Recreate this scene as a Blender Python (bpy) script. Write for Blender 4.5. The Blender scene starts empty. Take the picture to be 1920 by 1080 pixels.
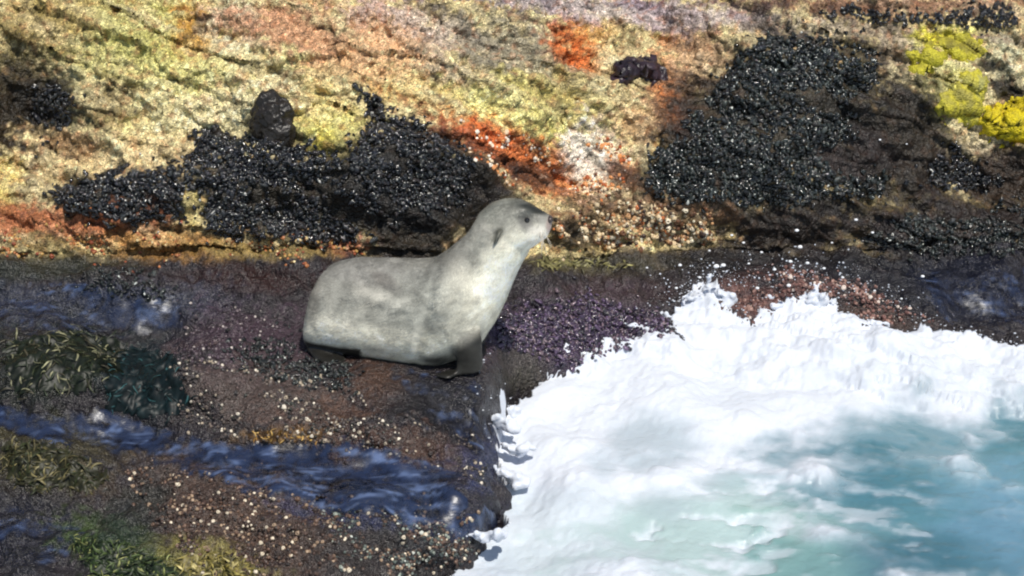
import bpy, math, random
import numpy as np
from mathutils import Vector, Matrix
rng = np.random.default_rng(7); random.seed(7)
scene = bpy.context.scene
COL = scene.collection

# ------------------------------------------------------------------ camera
PITCH = math.radians(25.0); DIST = 9.0; WIDTH = 3.9
cp, sp_ = math.cos(PITCH), math.sin(PITCH)
TARGET = np.array([0.0, 0.0, 0.337])
FWD = np.array([0.0, cp, -sp_]); RIGHT = np.array([1.0, 0, 0]); UPV = np.array([0.0, sp_, cp])
CAM = TARGET - DIST * FWD
cam_d = bpy.data.cameras.new('camera'); cam = bpy.data.objects.new('camera', cam_d); COL.objects.link(cam)
cam.location = CAM; cam.rotation_euler = (math.pi / 2 - PITCH, 0, 0)
cam_d.sensor_width = 36; cam_d.lens = 36 * DIST / WIDTH
cam_d.clip_start = 0.1; cam_d.clip_end = 2000
scene.camera = cam
# ------------------------------------------------------------------ sky and sun
SUN_DIR = Vector((0.20, -0.40, 0.89)).normalized()
world = bpy.data.worlds.new('World'); scene.world = world; world.use_nodes = True
wn = world.node_tree; bgn = wn.nodes['Background']
sky = wn.nodes.new('ShaderNodeTexSky'); sky.sky_type = 'NISHITA'; sky.sun_disc = False
sky.sun_elevation = math.asin(SUN_DIR.z); sky.sun_rotation = math.atan2(SUN_DIR.x, SUN_DIR.y)
wn.links.new(sky.outputs[0], bgn.inputs[0]); bgn.inputs[1].default_value = 0.09
sun_d = bpy.data.lights.new('sun', 'SUN'); sun_d.energy = 4.2; sun_d.angle = math.radians(0.5); sun_d.color = (1, 0.95, 0.86)
sun = bpy.data.objects.new('sun', sun_d); COL.objects.link(sun)
sun.rotation_euler = (-SUN_DIR).to_track_quat('-Z', 'Y').to_euler()
vs = scene.view_settings; vs.view_transform = 'Standard'; vs.look = 'None'; vs.exposure = 0.0; vs.gamma = 1.0
scene.cycles.use_denoising = True
scene.cycles.max_bounces = 6
scene.cycles.filter_width = 2.1

# ------------------------------------------------------------------ helpers
K = WIDTH / DIST / 1920.0
MPP = WIDTH / 1920.0
def s2l(c):
    c = np.asarray(c, float) / 255.0
    return np.where(c <= 0.04045, c / 12.92, ((c + 0.055) / 1.055) ** 2.4)
def ray(px, py):
    return FWD + RIGHT * ((px - 960) * K) + UPV * ((540 - py) * K)
def at_y(px, py, Y):
    d = ray(px, py); t = (Y - CAM[1]) / d[1]; return CAM + d * t
def at_z(px, py, Z):
    d = ray(px, py); t = (Z - CAM[2]) / d[2]; return CAM + d * t
def project(P):
    Q = P - CAM; dep = Q @ FWD
    return 960 + (Q @ RIGHT) / dep / K, 540 - (Q @ UPV) / dep / K, dep
_perm = np.random.default_rng(3).permutation(256).astype(np.int64); _perm = np.concatenate([_perm] * 3)
_grad = np.array([[1,1,0],[-1,1,0],[1,-1,0],[-1,-1,0],[1,0,1],[-1,0,1],[1,0,-1],[-1,0,-1],[0,1,1],[0,-1,1],[0,1,-1],[0,-1,-1]], np.float32)
def pn(x, y, z=0.0):
    x = np.asarray(x, np.float64); y = np.asarray(y, np.float64); z = np.asarray(z, np.float64) + np.zeros_like(x)
    xi = np.floor(x).astype(np.int64); yi = np.floor(y).astype(np.int64); zi = np.floor(z).astype(np.int64)
    xf = x - xi; yf = y - yi; zf = z - zi
    u = xf**3*(xf*(xf*6-15)+10); v = yf**3*(yf*(yf*6-15)+10); w = zf**3*(zf*(zf*6-15)+10)
    xi &= 255; yi &= 255; zi &= 255
    def g(a, b, c):
        h = _perm[_perm[_perm[(xi + a)] + yi + b] + zi + c] % 12
        G = _grad[h]; return G[..., 0]*(xf-a) + G[..., 1]*(yf-b) + G[..., 2]*(zf-c)
    def L(a, b, t): return a + t*(b-a)
    return L(L(L(g(0,0,0), g(1,0,0), u), L(g(0,1,0), g(1,1,0), u), v), L(L(g(0,0,1), g(1,0,1), u), L(g(0,1,1), g(1,1,1), u), v), w)
def fbm(P, f, octaves=3, seed=0.0, gain=0.5):
    r = 0; a = 1.0
    for i in range(octaves):
        r = r + a*pn(P[..., 0]*f + seed, P[..., 1]*f + seed*1.7, P[..., 2]*f + 11.3 + seed); f *= 2.03; a *= gain
    return r
def sstep(e0, e1, x):
    t = np.clip((x - e0)/(e1 - e0), 0, 1); return t*t*(3 - 2*t)
def mesh_np(name, V, F, cols=None, smooth=True, extra=None):
    V = np.asarray(V, np.float32); F = np.asarray(F, np.int32); k = F.shape[1]
    me = bpy.data.meshes.new(name); me.vertices.add(len(V)); me.vertices.foreach_set('co', V.ravel())
    me.loops.add(F.size); me.loops.foreach_set('vertex_index', F.ravel())
    me.polygons.add(len(F)); me.polygons.foreach_set('loop_start', np.arange(0, F.size, k, dtype=np.int32))
    if smooth: me.polygons.foreach_set('use_smooth', np.ones(len(F), bool))
    if cols is not None: set_col(me, cols, extra)
    me.update(calc_edges=True); me.validate()
    return me
def set_col(me, cols, extra=None):
    a = me.attributes.new('Col', 'FLOAT_COLOR', 'POINT')
    c = np.ones((len(me.vertices), 4), np.float32); c[:, :3] = np.clip(cols, 0, 1)
    if extra is not None: c[:, 3] = extra
    a.data.foreach_set('color', c.ravel())
def link(name, me, mat=None, parent=None, **props):
    o = bpy.data.objects.new(name, me); COL.objects.link(o)
    if mat is not None and me is not None and not me.materials: me.materials.append(mat)
    if parent is not None: o.parent = parent
    for k, v in props.items(): o[k] = v
    return o
def empty(name, loc, **props):
    o = bpy.data.objects.new(name, None); COL.objects.link(o); o.location = loc; o.empty_display_size = 0.05
    for k, v in props.items(): o[k] = v
    return o

# ------------------------------------------------------------------ materials
def material(name, rough=0.5, spec=0.5, attr=True, colour=None, noise=(), bumps=(), rough_attr=False, coat=0.0, sss=0.0, sheen=0.0, rough_range=None, bump_attr=False, alpha_attr=False, flecks=()):
    m = bpy.data.materials.new(name); m.use_nodes = True; nt = m.node_tree; N = nt.nodes; Lk = nt.links
    b = N['Principled BSDF']; b.inputs['Roughness'].default_value = rough; b.inputs['Specular IOR Level'].default_value = spec
    if coat: b.inputs['Coat Weight'].default_value = coat; b.inputs['Coat Roughness'].default_value = 0.12
    if sss: b.inputs['Subsurface Weight'].default_value = sss; b.inputs['Subsurface Radius'].default_value = (0.05, 0.055, 0.06)
    if sheen: b.inputs['Sheen Weight'].default_value = sheen; b.inputs['Sheen Roughness'].default_value = 0.4
    tc = N.new('ShaderNodeTexCoord')
    if attr:
        at = N.new('ShaderNodeAttribute'); at.attribute_name = 'Col'; cur = at.outputs['Color']; alpha = at.outputs['Alpha']
    else:
        rgb = N.new('ShaderNodeRGB'); rgb.outputs[0].default_value = (*colour, 1); cur = rgb.outputs[0]; alpha = None
    for (scale, lo, hi, detail) in noise:       # multiplies the colour by lo..hi
        n = N.new('ShaderNodeTexNoise'); n.inputs['Scale'].default_value = scale; n.inputs['Detail'].default_value = detail
        Lk.new(tc.outputs['Object'], n.inputs['Vector'])
        mr = N.new('ShaderNodeMapRange'); mr.inputs[1].default_value = 0.33; mr.inputs[2].default_value = 0.67
        mr.inputs[3].default_value = lo; mr.inputs[4].default_value = hi; Lk.new(n.outputs[0], mr.inputs[0])
        mx = N.new('ShaderNodeVectorMath'); mx.operation = 'SCALE'; Lk.new(cur, mx.inputs[0]); Lk.new(mr.outputs[0], mx.inputs['Scale'])
        cur = mx.outputs[0]
    for (scale, lo, hi, mul, add) in flecks:     # hard-edged grains: colour*mul + add where the noise passes lo..hi
        n = N.new('ShaderNodeTexNoise'); n.inputs['Scale'].default_value = scale; n.inputs['Detail'].default_value = 2; Lk.new(tc.outputs['Object'], n.inputs['Vector'])
        mr = N.new('ShaderNodeMapRange'); mr.inputs[1].default_value = lo; mr.inputs[2].default_value = hi; Lk.new(n.outputs[0], mr.inputs[0])
        ma = N.new('ShaderNodeVectorMath'); ma.operation = 'MULTIPLY_ADD'; Lk.new(cur, ma.inputs[0]); ma.inputs[1].default_value = (mul,)*3; ma.inputs[2].default_value = add
        mx = N.new('ShaderNodeMix'); mx.data_type = 'RGBA'; Lk.new(mr.outputs[0], mx.inputs[0]); Lk.new(cur, mx.inputs[6]); Lk.new(ma.outputs[0], mx.inputs[7]); cur = mx.outputs[2]
    Lk.new(cur, b.inputs['Base Color'])
    if alpha_attr: Lk.new(alpha, b.inputs['Alpha'])
    if rough_attr: Lk.new(alpha, b.inputs['Roughness'])
    if rough_range:
        sc_, lo, hi = rough_range
        n = N.new('ShaderNodeTexNoise'); n.inputs['Scale'].default_value = sc_; Lk.new(tc.outputs['Object'], n.inputs['Vector'])
        mr = N.new('ShaderNodeMapRange'); mr.inputs[1].default_value = 0.35; mr.inputs[2].default_value = 0.65
        mr.inputs[3].default_value = lo; mr.inputs[4].default_value = hi; Lk.new(n.outputs[0], mr.inputs[0]); Lk.new(mr.outputs[0], b.inputs['Roughness'])
    prev = None
    for (kind, scale, dist, stretch) in bumps:
        if kind == 'noise':
            n = N.new('ShaderNodeTexNoise'); n.inputs['Detail'].default_value = 4
        else:
            n = N.new('ShaderNodeTexVoronoi')
        n.inputs['Scale'].default_value = scale
        mp = N.new('ShaderNodeMapping'); mp.inputs['Scale'].default_value = stretch
        Lk.new(tc.outputs['Object'], mp.inputs[0]); Lk.new(mp.outputs[0], n.inputs['Vector'])
        bm = N.new('ShaderNodeBump'); bm.inputs['Strength'].default_value = 1.0; bm.inputs['Distance'].default_value = dist
        Lk.new(n.outputs[0], bm.inputs['Height'])
        if bump_attr:
            mb = N.new('ShaderNodeMapRange'); mb.inputs[1].default_value = .26; mb.inputs[2].default_value = .56; mb.inputs[3].default_value = .8; mb.inputs[4].default_value = 1.0
            Lk.new(alpha, mb.inputs[0]); Lk.new(mb.outputs[0], bm.inputs['Strength'])
        if prev is not None: Lk.new(prev, bm.inputs['Normal'])
        prev = bm.outputs[0]
    if prev is not None: Lk.new(prev, b.inputs['Normal'])
    return m
M_ROCK = material('encrusted rock', rough_attr=True, bump_attr=True, spec=.5, noise=((55, 0.75, 1.22, 5), (210, 0.7, 1.3, 2)), flecks=((125, .60, .64, 1.75, (.008, .007, .005)), (150, .385, .345, .28, (0, 0, 0)), (85, .365, .335, .35, (0, 0, 0)), (190, .655, .69, 2.3, (.02, .018, .014))), bumps=(('noise', 38, 0.012, (1,1,1)), ('voronoi', 80, 0.007, (1,1,1)), ('voronoi', 190, 0.004, (1,1,1)), ('noise', 300, 0.002, (1,1,1))))
M_SHELL = material('wet mussel shell', rough=0.13, spec=0.75, noise=((160, 0.6, 1.4, 2),), bumps=(('noise', 190, 0.0008, (1,1,1)),))
M_BARN = material('barnacle', rough=0.45, noise=((240, 0.75, 1.2, 2),))
M_WEED = material('wet seaweed', rough=0.5, spec=0.35, noise=((70, 0.6, 1.35, 2),))
M_SPONGE = material('sponge', rough=0.6, noise=((60, 0.7, 1.15, 4), (220, 0.7, 1.15, 2)), bumps=(('voronoi', 110, 0.006, (1,1,1)), ('noise', 260, 0.002, (1,1,1))))
M_SEA = material('aerated sea water', rough_attr=True, spec=0.4, sss=.55, noise=((5, 0.95, 1.04, 3),), bumps=(('noise', 7, 0.010, (1,1.5,1)), ('noise', 40, 0.0016, (1,1.3,1))))
M_FOAM = material('white foam', rough=0.75, spec=0.2, noise=((40, 0.96, 1.03, 4),), bumps=(('noise', 26, 0.010, (1,1,1)), ('noise', 110, 0.003, (1,1,1))))
M_RUN = material('running water film', rough=0.32, alpha_attr=True, spec=0.6, noise=((18, 0.75, 1.2, 4),), bumps=(('noise', 26, 0.0022, (0.35,1.8,1)), ('noise', 110, 0.0012, (0.5,1.5,1))))
M_FUR = material('seal coat', rough_attr=True, spec=0.4, noise=((30, 0.93, 1.05, 4), (190, 0.9, 1.08, 2)), bumps=(('noise', 40, 0.0022, (0.6,1,1.1)), ('noise', 330, 0.0012, (0.35,1,1.2))))
M_EYE = material('wet eye', rough=0.05, spec=0.8, attr=False, colour=(0.012, 0.010, 0.009))
M_NOSE = material('nose skin', rough=0.3, attr=False, colour=(0.06, 0.045, 0.042), noise=((200, 0.7, 1.3, 2),))
M_WHISK = material('whisker', rough=0.4, attr=False, colour=(0.55, 0.5, 0.42))
M_DROP = material('spray drop', rough=0.25, attr=False, colour=(0.86, 0.88, 0.9))
M_DARK = material('closed anemone flesh', rough=0.35, noise=((40, 0.6, 1.3, 4),), bumps=(('noise', 60, 0.006, (1,1,1)),))

# ------------------------------------------------------------------ rock: base surface
xs = np.concatenate([-6 + 3.8*np.linspace(0, 1, 40)[:-1]**0.7, np.arange(-2.2, 2.45, 0.0062), 2.45 + 3.8*np.linspace(0, 1, 40)[1:]**1.4])
def interp(x, pts):
    p = np.array(pts); return np.interp(x, p[:, 0], p[:, 1])
def smooth_interp(x, pts, w=0.12):
    return sum(interp(x + o*w, pts) for o in (-1, -.66, -.33, 0, .33, .66, 1))/7
def foot_z(x): return smooth_interp(x, [(-6, .22), (-1.9, .17), (-.6, .15), (-.1, .10), (.25, -.06), (.8, -.11), (2, -.15), (6, -.2)], .2)
def foot_y(x): return smooth_interp(x, [(-6, .5), (-1.9, .62), (-.6, .66), (-.1, .76), (.25, 1.08), (.8, 1.24), (2, 1.36), (6, 1.3)], .2)
NSH, NWL, NTP = 360, 215, 70
def base(x2, t):      # t in [0,1] shelf (front to foot), [1,2] wall, [2,3] top
    fy, fz = foot_y(x2), foot_z(x2)
    # shelf
    a = np.clip(1 - t, 0, 1); y_sh = fy - a*(fy + 2.6)
    fr = smooth_interp(y_sh, [(-2.6, -.85), (-1.75, -.34), (-1.3, -.245), (-.6, -.14), (-.34, -.03), (-.24, .035), (-.1, .045), (.2, .05), (.4, .07), (.66, .15), (1.5, .5)], .05)
    # left promontory height and the low rock apron to the right of it
    edge = smooth_interp(y_sh, [(-2.6, -1.0), (-1.5, -.64), (-1.2, -.44), (-.85, -.19), (-.4, -.12), (0, -.09), (.3, -.06), (.6, .02), (.9, .2), (1.5, .5)], .04)
    edge = edge + .05*pn(y_sh*3.1 + 5, x2*0 + 2.2) + .035*pn(y_sh*9 + 1, x2*2 + 7.7)
    apron = fz + (y_sh - fy)*smooth_interp(x2, [(-1, .2), (.3, .2), (1.2, .16), (3, .12)], .1)
    apron = np.where(y_sh < .35, apron - 1.1*(.35 - y_sh), apron)
    left = np.minimum(fr, fz + (y_sh - fy)*.0 + .02)
    left = left*1.0
    k = sstep(0.0, 0.16, x2 - edge)
    z_sh = left*(1 - k) + np.maximum(apron, -1.1)*k
    z_sh = z_sh*(1 - sstep(.88, 1.0, t)) + fz*sstep(.88, 1.0, t)
    # wall
    b = np.clip(t - 1, 0, 1); d = b*.90
    prof = interp(d, [(0, 0), (.05, .06), (.12, .15), (.66, .775), (.74, .83), (.90, .89)])
    y_w = fy + d; z_w = fz + prof*(1 + .05*(x2 > .2))
    c = np.clip(t - 2, 0, 1); y_t = fy + .90 + c*2.4; z_t = z_w + c*2.4*.38
    y = np.where(t <= 1, y_sh, np.where(t <= 2, y_w, y_t)); z = np.where(t <= 1, z_sh, np.where(t <= 2, z_w, z_t))
    return np.stack([x2 + 0*t, y, z], -1)
tt = np.concatenate([np.linspace(0, 1, NSH + 1)[:-1], np.linspace(1, 2, NWL + 1)[:-1], 2 + np.linspace(0, 1, NTP)])
X2, T2 = np.meshgrid(xs, tt)
P0 = base(X2, T2)
NR, NC = T2.shape
def grid_normals(P):
    du = np.gradient(P, axis=1); dv = np.gradient(P, axis=0); n = np.cross(du, dv)
    return n/np.maximum(np.linalg.norm(n, axis=-1, keepdims=True), 1e-9)
def blur(P, r):
    for ax in (0, 1):
        pad = [(0, 0)]*P.ndim; pad[ax] = (r, r); q = np.pad(P, pad, mode='edge'); cs = np.cumsum(q, axis=ax)
        z = np.zeros_like(np.take(cs, [0], axis=ax)); cs = np.concatenate([z, cs], axis=ax); n = P.shape[ax]
        P = (np.take(cs, np.arange(2*r + 1, 2*r + 1 + n), axis=ax) - np.take(cs, np.arange(0, n), axis=ax))/(2*r + 1)
    return P
PB = P0.copy(); PB[..., 2] = blur(P0[..., 2], 4); PB[..., 1] = blur(P0[..., 1], 3)
N0 = grid_normals(PB)
class Surf: pass
def surf(P):
    s = Surf(); s.P = P; s.px, s.py, s.dep = [q.ravel() for q in project(P.reshape(-1, 3))]
    f = P.reshape(-1, 3); s.flat = f; s.U = f[:, 0]; s.V = cp*f[:, 2] + sp_*f[:, 1]
    return s
def hit(s, px, py):
    px = min(max(px, -60), 1980); py = min(max(py, -20), 1100)
    c = np.nonzero((np.abs(s.px - px) < 7) & (np.abs(s.py - py) < 7))[0]
    if len(c) == 0: return int(np.argmin((s.px - px)**2 + (s.py - py)**2))
    c = c[s.dep[c] < s.dep[c].min() + .12]
    return int(c[np.argmin((s.px[c] - px)**2 + (s.py[c] - py)**2)])
S0 = surf(PB)
def ell(s, px, py, rx, ry, ang=0.0):
    i = hit(s, px, py); k = MPP*s.dep[i]/DIST; du = (s.U - s.U[i])/k; dv = (s.V - s.V[i])/k
    a = math.radians(ang); ca, sa = math.cos(a), math.sin(a)
    return np.sqrt(((du*ca + dv*sa)/rx)**2 + ((-du*sa + dv*ca)/ry)**2)
# bulges and recesses of the rock (pixel centre, radii, metres, angle)
B = np.zeros(len(S0.U))
for (px, py, rx, ry, amp, ang) in [
        (1470, 250, 300, 240, .20, 25), (1330, 330, 170, 110, .10, 15), (560, 370, 260, 130, .15, 5), (760, 340, 150, 130, .12, -20), (230, 375, 160, 60, .10, 8),
        (507, 250, 60, 60, .03, 0), (60, 240, 90, 130, -.12, 0), (700, 200, 16, 70, -.05, 0), (1720, 300, 130, 120, -.04, 0), (1880, 330, 120, 70, -.10, 0),
        (1000, 200, 190, 90, .07, -15), (960, 90, 140, 70, -.05, -15), (300, 120, 260, 100, .06, 0), (1190, 400, 160, 60, .07, 0), (880, 400, 90, 60, -.03, 0),
        (1780, 160, 110, 100, .08, 0), (1250, 30, 320, 34, .05, -6), (1700, 45, 280, 22, .05, -2), (100, 700, 160, 70, .06, 0), (100, 880, 150, 60, .06, -10),
        (480, 730, 170, 90, .05, -10), (560, 1000, 330, 100, .06, -8), (720, 830, 180, 50, .05, -14), (260, 1050, 220, 50, .05, -12), (1750, 440, 160, 60, .05, 0),
        (230, 540, 130, 40, .04, 0), (1080, 620, 150, 60, .05, 15), (1470, 560, 120, 40, .05, 0), (960, 690, 50, 40, .05, 0), (930, 860, 60, 30, .04, -5), (890, 950, 70, 30, .04, -15)]:
    e = ell(S0, px, py, rx, ry, ang); B += amp*np.exp(-1.3*e**2.4)
B = B.reshape(NR, NC)
seal_flat = 1 - sstep(.0, .25, np.maximum(np.abs(PB[..., 0] + .46) - .44, np.abs(PB[..., 1] - .03) - .22))
tw = np.clip(T2 - .93, 0, .1)/.1
amp = (1 - .85*seal_flat)
lump = fbm(PB, 2.6, 2, 4.0)*.085 + fbm(PB*np.array([1, 1.5, 1.5]), 7.0, 2, 9.0)*.034
VB = cp*PB[..., 2] + sp_*PB[..., 1]
DIAG = np.stack([.42*(.90*PB[..., 0] - .43*VB), 1.35*(.43*PB[..., 0] + .90*VB), .8*PB[..., 1]], -1)   # strata dip to the right
ridge = 1 - np.abs(fbm(DIAG, 4.2, 3, 17.0))*1.8
crack = sstep(.075, .0, np.abs(fbm(DIAG*np.array([1.6, 1, 1]), 3.1, 3, 23.0)))
ph = (.30*PB[..., 0] + .95*VB)*5.2 + .95*fbm(DIAG, 2.2, 3, 51.0)
step = (1 - (ph - np.floor(ph)))*sstep(-.12, .30, fbm(DIAG, 1.7, 2, 63.0))       # lips of broken strata
rel = lump + .040*ridge*(tw + .45*(1 - tw)) - .013*crack*tw + .034*step*tw + .018*step*(1 - tw)
PM = PB + N0*(((B + rel)*amp)[..., None])          # medium surface
SM = surf(PM)
fineP = PM
smoothz = None
fine = fbm(fineP, 19, 3, 31.0)*.022 + fbm(fineP, 52, 2, 57.0)*.010
NM = grid_normals(PM)

# ------------------------------------------------------------------ zones on the rock
W0 = fbm(PM, 2.3, 2, 41.0).ravel(); W1 = fbm(DIAG, 6.8, 3, 71.0).ravel(); W2 = fbm(PM, 30, 2, 83.0).ravel()
def zone(s, px, py, rx, ry, ang=0, warp=.62, soft=.5, dark=False):
    e = ell(s, px, py, rx, ry, ang) + (.35*W1 + .25*W2 + .2*W0 - .08 if dark else warp*W1 + .62*W2 + .35*W0)
    return 1 - sstep(1 - soft, 1 + soft, e)
def poly_sd(s, pts):            # signed distance in metres, positive inside, in the (x, image-up) plane of the rock
    idx = [hit(s, *p) for p in pts]; q = np.array([[s.U[i], s.V[i]] for i in idx]); return poly_uv(s.U, s.V, q)
def poly_uv(U, V, q):
    n = len(q); d2 = np.full(U.shape, 1e9); ins = np.zeros(U.shape, bool)
    for i in range(n):
        a, b = q[i], q[(i + 1) % n]; e = b - a; L2 = max(e @ e, 1e-9)
        t = np.clip(((U - a[0])*e[0] + (V - a[1])*e[1])/L2, 0, 1)
        d2 = np.minimum(d2, (U - a[0] - t*e[0])**2 + (V - a[1] - t*e[1])**2)
        c = ((a[1] > V) != (b[1] > V)); ins ^= c & (U < (b[0] - a[0])*(V - a[1])/((b[1] - a[1]) if abs(b[1] - a[1]) > 1e-9 else 1e-9) + a[0])
    return np.where(ins, 1, -1)*np.sqrt(d2)
# general tone: tan encrusted wall, dark wet shelf
wallmask = sstep(.975, 1.03, T2.ravel() + .02*W1)
tone = np.outer(1 - wallmask, s2l((46, 41, 44))) + np.outer(wallmask, s2l((192, 172, 116)))
rough = .30*(1 - wallmask) + .62*wallmask
ZONES = [  # px, py, rx, ry, angle, colour, strength, roughness
    (230, 60, 190, 95, 0, (168, 166, 86), .85, .6), (90, 40, 100, 60, 0, (150, 125, 60), .8, .6), (372, 75, 50, 75, 10, (178, 128, 38), .9, .6), (440, 60, 60, 70, 0, (206, 204, 176), .8, .6),
    (590, 80, 160, 85, -12, (182, 128, 96), .85, .6), (690, 105, 22, 20, 0, (62, 42, 46), .9, .4), (250, 190, 240, 80, 0, (208, 198, 138), .8, .6), (450, 190, 150, 80, 0, (220, 208, 158), .8, .6), (195, 195, 55, 50, 20, (112, 90, 42), .85, .5),
    (40, 235, 80, 150, -8, (50, 33, 18), .97, .4), (100, 205, 55, 60, 0, (50, 42, 34), .9, .3), (12, 330, 34, 46, 0, (214, 192, 110), .95, .6), (220, 300, 190, 50, 0, (220, 194, 142), .8, .6), (150, 275, 50, 24, 0, (120, 78, 44), .7, .6),  # dark brown zone at the left recess has its shadow put into the colour
    (625, 240, 65, 70, 0, (204, 198, 100), .85, .6), (604, 258, 26, 26, 0, (222, 205, 40), .95, .6), (620, 170, 60, 60, 0, (214, 190, 128), .7, .6), (400, 120, 130, 40, 0, (196, 190, 110), .7, .6),
    (800, 60, 140, 40, -12, (176, 154, 150), .85, .5), (740, 120, 110, 60, -20, (222, 178, 132), .85, .6), (770, 200, 90, 60, -20, (206, 184, 118), .8, .6), (950, 95, 115, 80, -15, (112, 106, 92), .9, .4),
    (850, 140, 60, 25, -20, (140, 126, 112), .7, .5), (1082, 95, 48, 60, 0, (206, 104, 40), .9, .6), (1140, 50, 50, 40, 0, (200, 160, 90), .8, .6), (985, 210, 150, 52, -12, (206, 196, 106), .9, .6), (930, 195, 62, 36, 0, (240, 232, 150), .9, .6),
    (1070, 150, 90, 26, -25, (120, 116, 92), .8, .5), (1110, 215, 130, 50, -20, (184, 168, 102), .8, .6), (930, 272, 150, 46, -22, (196, 92, 38), .95, .6), (1020, 322, 115, 44, -18, (200, 112, 56), .9, .6), (1000, 330, 40, 18, -20, (60, 48, 30), .75, .4),
    (1115, 300, 56, 62, 0, (244, 232, 214), .92, .6), (1175, 320, 30, 40, 0, (196, 110, 66), .8, .6), (1180, 110, 60, 40, 0, (206, 186, 140), .8, .6), (1252, 180, 34, 90, 6, (208, 110, 38), .9, .6), (1240, 288, 24, 34, 0, (228, 186, 36), .9, .6), (1200, 230, 50, 60, 0, (222, 172, 122), .7, .6),
    (1310, 110, 80, 70, 0, (222, 172, 126), .85, .6), (1220, 28, 340, 26, -5, (156, 140, 152), .9, .4), (1090, 8, 200, 12, 0, (130, 118, 130), .8, .4), (1720, 10, 300, 26, 0, (124, 82, 64), .9, .5), (1690, 62, 300, 14, -2, (158, 140, 118), .85, .5), (1880, 75, 130, 12, -4, (104, 84, 82), .9, .5),
    (1690, 100, 55, 40, 0, (170, 148, 128), .85, .6), (1790, 150, 85, 95, 0, (178, 172, 96), .9, .6), (1780, 80, 60, 26, 0, (200, 190, 34), .9, .6), (1820, 180, 36, 52, 0, (206, 196, 40), .9, .6), (1890, 130, 55, 60, 0, (192, 188, 152), .9, .6), (1885, 172, 60, 24, -18, (58, 48, 42), .95, .4), (1850, 125, 30, 16, 0, (56, 46, 42), .85, .4),
    (1690, 270, 115, 150, 12, (60, 50, 46), .97, .34), (1480, 435, 210, 55, 0, (66, 52, 50), .97, .34), (1880, 330, 110, 80, 0, (62, 42, 38), .97, .34), (1760, 440, 210, 60, 0, (58, 48, 48), .97, .3), (1440, 230, 230, 175, 25, (50, 46, 44), .95, .32), (1300, 330, 130, 60, 0, (46, 44, 40), .95, .32), (1830, 250, 50, 36, 0, (176, 160, 128), .7, .5),  # dark zones on the right: wet rock with its shade put into the colour
    (1600, 290, 80, 40, 0, (66, 54, 52), .9, .34), (1190, 405, 160, 55, 0, (118, 88, 60), .85, .45), (1230, 440, 110, 24, 0, (200, 180, 120), .7, .5), (860, 390, 110, 75, 0, (60, 50, 44), .97, .36), (900, 330, 70, 50, -30, (60, 50, 46), .95, .36), (560, 360, 230, 90, 0, (46, 43, 42), .97, .34), (770, 330, 120, 110, -20, (48, 45, 42), .97, .34), (230, 372, 130, 48, 0, (46, 43, 42), .97, .34),  # the dark zone left of the head carries shade in its rock colour
    (362, 392, 24, 32, 0, (206, 186, 112), .95, .6), (100, 425, 190, 36, 0, (160, 92, 56), .9, .5), (320, 460, 130, 24, 0, (166, 122, 62), .85, .5), (640, 458, 50, 16, 0, (158, 76, 56), .9, .5), (520, 468, 110, 16, 0, (150, 128, 74), .85, .5), (60, 460, 90, 20, 0, (120, 110, 66), .8, .5), (760, 460, 60, 18, 0, (70, 60, 46), .9, .4), (1080, 440, 60, 24, 0, (64, 50, 42), .8, .4),
    (100, 505, 140, 22, 0, (70, 76, 58), .9, .25), (480, 525, 170, 24, 0, (78, 42, 36), .9, .3), (1130, 498, 160, 18, 0, (112, 104, 70), .85, .3), (200, 570, 210, 42, 0, (66, 72, 90), .8, .25), (95, 690, 140, 80, 0, (32, 44, 28), .92, .25), (270, 715, 90, 90, 0, (30, 60, 68), .6, .25),
    (470, 640, 120, 60, 0, (92, 72, 84), .8, .25), (450, 740, 150, 60, -8, (104, 88, 80), .8, .3), (700, 715, 70, 40, 0, (96, 68, 52), .9, .25), (840, 755, 105, 84, 0, (34, 35, 44), .97, .14), (690, 830, 180, 40, -12, (104, 76, 62), .8, .3), (530, 815, 110, 14, 4, (140, 104, 52), .7, .4),  # the dark slate zone below the chest paints in the seal's shadow
    (100, 865, 120, 60, -8, (86, 80, 50), .85, .35), (460, 985, 280, 80, -10, (104, 82, 68), .8, .35), (50, 1000, 120, 70, 0, (52, 54, 66), .9, .2), (230, 1035, 120, 40, -12, (74, 96, 40), .9, .35), (390, 1050, 110, 26, -12, (146, 136, 68), .85, .35), (740, 1000, 140, 90, 0, (62, 66, 70), .85, .22), (250, 970, 60, 60, 0, (30, 58, 58), .8, .25),
    (620, 960, 120, 16, -8, (52, 64, 108), .6, .14), (900, 960, 60, 34, -15, (62, 58, 84), .85, .2), (930, 860, 70, 36, 0, (56, 66, 104), .85, .14), (1050, 620, 150, 65, 12, (88, 70, 98), .9, .24), (970, 690, 50, 40, 0, (84, 80, 66), .9, .2), (1150, 545, 140, 30, 0, (82, 66, 66), .85, .25), (1460, 545, 110, 40, 0, (150, 104, 94), .9, .3), (1640, 585, 110, 24, -12, (110, 88, 76), .85, .3),  # blue shelf zones paint the sky's reflection into the rock colour
    (1450, 495, 330, 26, 0, (44, 44, 48), .95, .14), (1760, 540, 250, 62, 0, (36, 40, 52), .95, .14), (1860, 540, 130, 56, 0, (32, 38, 66), .9, .12)]  # waterline zones: wet rock, with shade put into the dark colour
col = tone.copy()
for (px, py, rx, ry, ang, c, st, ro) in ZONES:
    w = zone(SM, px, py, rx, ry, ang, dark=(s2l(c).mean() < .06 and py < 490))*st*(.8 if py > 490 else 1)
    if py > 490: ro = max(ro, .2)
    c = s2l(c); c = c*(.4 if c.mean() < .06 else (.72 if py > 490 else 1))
    col += (c - col)*w[:, None]; rough += (ro - rough)*w
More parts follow.
